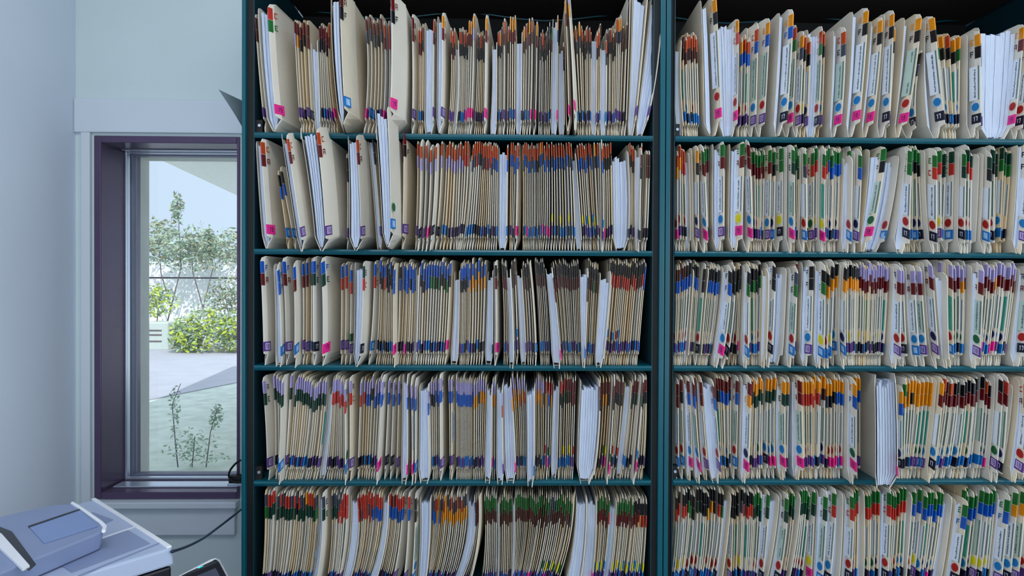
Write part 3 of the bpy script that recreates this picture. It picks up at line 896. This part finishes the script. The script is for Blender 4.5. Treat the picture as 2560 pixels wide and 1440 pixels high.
# ------------------------------------------------------------------ printer
ZL = CZ-.45
c0, c1 = atz(243, 1247, ZL), atz(436, 1368, ZL)
ax = (c1-c0).normalized(); ay = Vector((ax.y, -ax.x, 0)); ay = ay if ay.x < 0 else -ay
AL = (c1-c0).length; BL = .47
pr = thing('office_printer', 'large grey multifunction office printer standing cornerwise below the window', 'printer', (c0.x, c0.y, 0))
def pl(a, b_, z): return c0+ax*a+ay*b_+Vector((0, 0, z-ZL))
def slab(mb, a0, a1, b0, b1, z0, z1, k, ins=0):
    mb.prism([pl(a0, b0, z0), pl(a1, b0, z0), pl(a1, b1, z0), pl(a0, b1, z0)][::-1], [pl(a0+ins, b0+ins, z1), pl(a1-ins, b0+ins, z1), pl(a1-ins, b1-ins, z1), pl(a0+ins, b1-ins, z1)][::-1], k)
b = MB(); slab(b, .012, AL-.006, .006, BL, .04, ZL-.075, 'prn'); b.build('body', pr, .006)
b = MB(); slab(b, .02, AL-.02, .02, BL-.02, 0, .04, 'prnblk'); b.build('base', pr)
b = MB(); slab(b, .01, AL-.003, .003, BL, ZL-.073, ZL-.032, 'prnblk'); b.build('scanner_base', pr, .004)
b = MB(); slab(b, 0, AL, 0, BL, ZL-.030, ZL, 'prn', .002); lid = b.build('scanner_lid', pr, .004)
b = MB(); slab(b, .0, AL-.002, .003, .011, ZL-.001, ZL+.0035, 'prnw'); b.build('lid_trim', lid, .0015)
for pts, k, nm in ((((320, 1326), (375, 1359), (180, 1432), (125, 1396)), 'prn2', 'lid_inset'), (((232, 1281), (283, 1300), (258, 1312), (212, 1292)), 'prn2', 'lid_inset'),
                   (((405, 1354.5), (406, 1356), (60, 1498), (58, 1495)), 'prn2', 'lid_seam'), (((345, 1314), (346, 1316.5), (250, 1348), (249, 1346)), 'prnw', 'lid_seam')):
    b = MB(); P = [atz(x, y, ZL+.0003) for x, y in pts]; b.prism(P[::-1], [p_+Vector((0, 0, .0008)) for p_ in P][::-1], k); b.build(nm, lid)
# sheet feeder on the lid
za = ZL+.034
tp = [atz(x, y, za) for x, y in ((181, 1259), (205, 1275), (252, 1308), (261, 1318), (258, 1327), (240, 1335), (-70, 1462), (-140, 1400), (-40, 1302), (60, 1277), (140, 1261))]
cen = sum(tp, Vector())/len(tp)
bt = [Vector((cen.x+(p_.x-cen.x)*.93, cen.y+(p_.y-cen.y)*.93, ZL+.002)) for p_ in tp]
b = MB(); b.prism(bt, tp, 'prn2'); feeder = b.build('sheet_feeder', pr, .003)
b = MB(); A_ = [atz(x, y, za+.002) for x, y in ((181, 1258), (205, 1273), (252, 1306.5), (262, 1317), (259, 1328))]
b.tube(A_, .0032, 'prnw', 6); b.build('feeder_edge', feeder)
def plate(pts, k, nm, z=za, t=.001):
    b = MB(); P = [atz(x, y, z+.0004) for x, y in pts]; b.prism(P[::-1], [p_+Vector((0, 0, t)) for p_ in P][::-1], k); b.build(nm, feeder)
plate(((72, 1317), (200, 1276), (246, 1316), (110, 1359)), 'prnblue', 'feeder_tray')
plate(((70, 1317), (198, 1274), (200, 1277), (74, 1320)), 'prnblk', 'tray_slot', t=.0016)
plate(((0, 1318), (30, 1330), (90, 1412), (72, 1428), (-30, 1340)), 'prnblk', 'feed_opening')
plate(((-15, 1330), (4, 1340), (74, 1420), (56, 1428), (-15, 1362)), 'prnw', 'feed_roller', t=.004)
# control panel
b = MB(); z1, z2 = .80, .73
q1 = [atz(400, 1462, z1), atz(528, 1397, z1), atz(541, 1394, z1), atz(549, 1401, z1-.002), atz(612, 1520, z2), atz(470, 1600, z2)]
nrm = (q1[4]-q1[1]).cross(q1[5]-q1[1]).normalized(); nrm = nrm if nrm.z > 0 else -nrm
b.prism([p_-nrm*.016 for p_ in q1][::-1], q1[::-1], 'prnw'); panel = b.build('control_panel', pr, .002)
b = MB(); cc = sum(q1, Vector())/6; q2 = [cc+(p_-cc)*.91+nrm*.0004 for p_ in q1]; b.prism(q2[::-1], [p_+nrm*.001 for p_ in q2][::-1], 'prnblk'); b.build('panel_glass', panel)
b = MB(); q3 = [cc+(p_-cc)*.62+nrm*.0018 for p_ in q1]; b.prism(q3[::-1], [p_+nrm*.0006 for p_ in q3][::-1], 'scr'); b.build('panel_screen', panel)
def onp(px, py):
    d = ray(px, py); return CAM+d*((cc+nrm*.002-CAM).dot(nrm)/d.dot(nrm))
b = MB(); P = [onp(x, y) for x, y in ((494, 1419), (509, 1415), (507, 1423), (498, 1427))]; b.prism(P[::-1], [p_+nrm*.0006 for p_ in P][::-1], 'cyan'); b.build('indicator', panel)
b = MB(); P0 = cc-nrm*.012; b.tube([P0, pl(AL-.03, .06, ZL-.09)], .018, 'prn2'); b.build('panel_arm', pr)
# cables
def bez(P, n=24):
    out = []
    for i in range(len(P)-1):
        p0, p1, p2, p3 = P[max(i-1, 0)], P[i], P[i+1], P[min(i+2, len(P)-1)]
        for k in range(n):
            t = k/n; out.append(.5*((2*p1)+(-p0+p2)*t+(2*p0-5*p1+4*p2-p3)*t*t+(-p0+3*p1-3*p2+p3)*t**3))
    return out+[P[-1]]
b = MB(); Pc = [at(430, 1379, -.37), at(470, 1365, -.25), at(510, 1344, -.1), at(550, 1315, .05), at(585, 1288, .15), at(606, 1272, .22), at(640, 1255, .33)]
b.tube(bez(Pc, 8), .0028, 'cable', 8); tag(b.build('power_cable', smooth=True), 'dark blue cable running from the printer to behind the teal cabinet', 'cable')
b = MB(); Pc = [at(x, y, YW-.035) for x, y in ((612, 1204), (590, 1206), (578, 1200), (572, 1190), (576, 1175), (588, 1160), (602, 1150))]
b.tube(bez(Pc, 8), .003, 'black', 8); tag(b.build('coiled_cord', smooth=True), 'thin black cord looping over the window sill beside the cabinet', 'cord')
b = MB(); a_, c_ = at(571, 1213, YW-.02), at(620, 1192, YW-.02)
b.box(a_.x, c_.x, YW-.03, YW-.007, at(571, 1214, YW-.02).z, at(571, 1206, YW-.02).z, 'silver'); b.box(a_.x+.004, c_.x, YW-.03, YW-.007, at(571, 1206, YW-.02).z, at(571, 1188, YW-.02).z, 'black')
tag(b.build('window_latch', bevel=.002), kind='structure')
bpy.data.objects['window_latch'].name = 'trim_6'

# ------------------------------------------------------------------ outside
b = MB(); b.box(-40, 20, YW+.30, 60, -.3, 0, 'grass'); tag(b.build('ground'), kind='structure')
b = MB(); lp = [atz(340, 1008, 0), atz(620, 952, 0), Vector((30, 20, 0)), Vector((30, 60, 0)), Vector((-60, 60, 0)), Vector((-60, 4, 0))]
P = [Vector((-14, atz(340, 1008, 0).y-4.5, 0)), atz(340, 1008, 0), atz(620, 952, 0), Vector((3, atz(620, 952, 0).y+5, 0)), Vector((3, 40, 0)), Vector((-14, 40, 0))]
b.prism([p_+Vector((0, 0, .001)) for p_ in P], [p_+Vector((0, 0, .012)) for p_ in P], 'road'); tag(b.build('road'), 'pale sunlit asphalt drive outside the window', 'road', kind='structure')
# white wall behind the shrubs
Yb = 12.2
b = MB(); za_ = at(480, 655, Yb).z; zl = at(480, 693, Yb).z
b.box(-16, 2, Yb, Yb+.3, 0, zl-.03, 'bwall'); b.box(-16, 2, Yb+.06, Yb+.3, zl-.03, zl, 'bark'); b.box(-16, 2, Yb-.03, Yb+.33, zl, za_, 'bwall')  # dark middle band is the rail's shadow put in as colour
tag(b.build('boundary_wall'), 'white rendered wall beyond the drive with a rail shadow painted as a dark band', 'wall')
b = MB(); Yq = 11.0
xa, xb = at(355, 840, Yq).x, at(420, 840, Yq).x; zt_ = at(400, 806, Yq).z
b.box(xa, xb, Yq, Yq+.5, 0, zt_, 'binm')
bn = thing('storage_box', 'pale grey slatted box standing on the far side of the drive', 'box', ((xa+xb)/2, Yq+.25, 0)); b.build('housing', bn, .02)
for yy in (826, 837, 853):
    z_ = at(400, yy, Yq).z; boxo('slot', (xa+.08, xb-.12, Yq-.008, Yq+.01, z_-.015, z_+.012), 'bark', bn)
def plant(name, label, cat, base, stems, clumps, leafk, nleaf, size, group=None):
    t = thing(name, label, cat, base, group); rnd = random.Random(hash(label) % 9999 if False else len(label)*7)
    b = MB(); base = Vector(base)
    for s_ in stems: b.tube([base+Vector(p_) for p_ in s_], [.035*(1-.6*i/len(s_))*size*8 for i in range(len(s_))], 'bark', 6)
    if stems: b.build('stem', t)
    for lk in leafk:
        b = MB()
        for (c_, r_) in clumps:
            for i in range(nleaf//len(clumps)//len(leafk)):
                v = Vector((rnd.gauss(0, 1), rnd.gauss(0, 1), rnd.gauss(0, 1))); v = v.normalized()*rnd.random()**.4
                p_ = base+Vector(c_)+Vector((v.x*r_[0], v.y*r_[1], v.z*r_[2]))
                if p_.z < .03: continue
                a_ = Vector((rnd.gauss(0, 1), rnd.gauss(0, 1), rnd.gauss(0, .6))).normalized(); c2 = a_.orthogonal().normalized(); c2 = (Matrix.Rotation(rnd.random()*6.28, 3, a_) @ c2)
                s1 = size*rnd.uniform(.6, 1.4)
                b.add([p_-a_*s1, p_+c2*s1*.38+a_*s1*.1, p_+a_*s1, p_-c2*s1*.38+a_*s1*.1], [(0, 1, 2, 3)], lk)
        b.build('foliage', t)
def rel(px, py, Y, base):
    return tuple(at(px, py, Y)-Vector(base))
B1 = (at(522, 870, 10.6).x, 10.6, 0)
plant('bush', 'yellow-green bush at the edge of the drive before the white wall', 'bush', B1, [], [((-.42, 0, .32), (.30, .3, .38)), ((0, 0, .4), (.5, .4, .5)), ((.5, 0, .35), (.35, .3, .45))], ('leafy', 'leafg'), 2600, .05)
B2 = (at(560, 870, 11.2).x, 11.2, 0)
plant('bush', 'grey-green straggly shrub growing up against the white wall', 'bush', B2, [[(0, 0, 0), (.1, 0, .6), (0, 0, 1.2)], [(0, 0, 0), (-.2, 0, .7)]], [((0, 0, .7), (.7, .3, .5)), ((.1, 0, 1.1), (.5, .3, .35))], ('leafg', 'leafd'), 900, .045)
B3 = (at(385, 870, 11.4).x, 11.4, 0)
plant('bush', 'olive shrub rising behind the grey slatted box', 'bush', B3, [[(0, 0, 0), (.1, 0, .9)]], [((0, 0, .95), (.5, .3, .35))], ('leafy', 'leafg'), 700, .045)
for px, lab, h_ in ((440, 'slender leaning tree with sparse leaves beyond the drive, closer to the window jamb', 2.9), (520, 'slender forked tree with sparse leaves beyond the drive, closer to the cabinet', 2.2)):
    B4 = (at(px, 870, 11.6).x, 11.6, 0)
    plant('tree', lab, 'tree', B4, [[(-.3, 0, 0), (-.1, 0, .8), (.1, 0, 1.6), (.03, 0, h_+.1)], [(-.1, 0, .8), (-.3, 0, 1.5), (-.35, 0, 2.1)]],
          [((-.3, 0, 2.15), (.55, .4, .4)), ((.3, 0, 2.1), (.6, .4, .35)), ((-.1, 0, 1.9), (.5, .4, .4)), ((.3, 0, 1.8), (.5, .4, .35)), ((.03, 0, h_-.1), (.12, .15, .35))], ('leafg', 'leafd', 'leafg'), 900, .05, 'slender trees beyond the drive')
for i, (px, sc_, lab) in enumerate(((400, 1.15, 'grey-green tree crown above the white wall, next to the window jamb'), (500, 1, 'olive tree crown above the middle of the white wall'), (590, 1.05, 'grey-green tree crown above the white wall, next to the cabinet'))):
    B5 = (at(px, 660, 14.5).x, 14.5, 0)
    plant('tree', lab, 'tree', B5, [[(0, 0, 0), (0, 0, 1.5), (.1, 0, 2.2)]], [((0, 0, 2.0*sc_), (.50, .5, .62))], ('leafg', 'leafd'), 560, .065, 'trees behind the white wall')
B6 = tuple(atz(480, 1168, 0)); B6 = (B6[0], B6[1], 0)
plant('bush', 'small leafy weed clump growing on the grass just outside the window', 'bush', B6, [[(-.1, 0, 0), (-.12, 0, .2), (-.14, 0, .45), (-.08, 0, .6)], [(.1, 0, 0), (.13, 0, .25), (.18, 0, .42)], [(0, 0, 0), (.02, 0, .22)]],
      [((0, 0, .10), (.2, .15, .15)), ((.1, 0, .10), (.18, .15, .15)), ((-.02, 0, .16), (.14, .1, .14)), ((-.12, 0, .42), (.04, .04, .18)), ((.17, 0, .36), (.05, .05, .1))], ('leafg',), 520, .016)
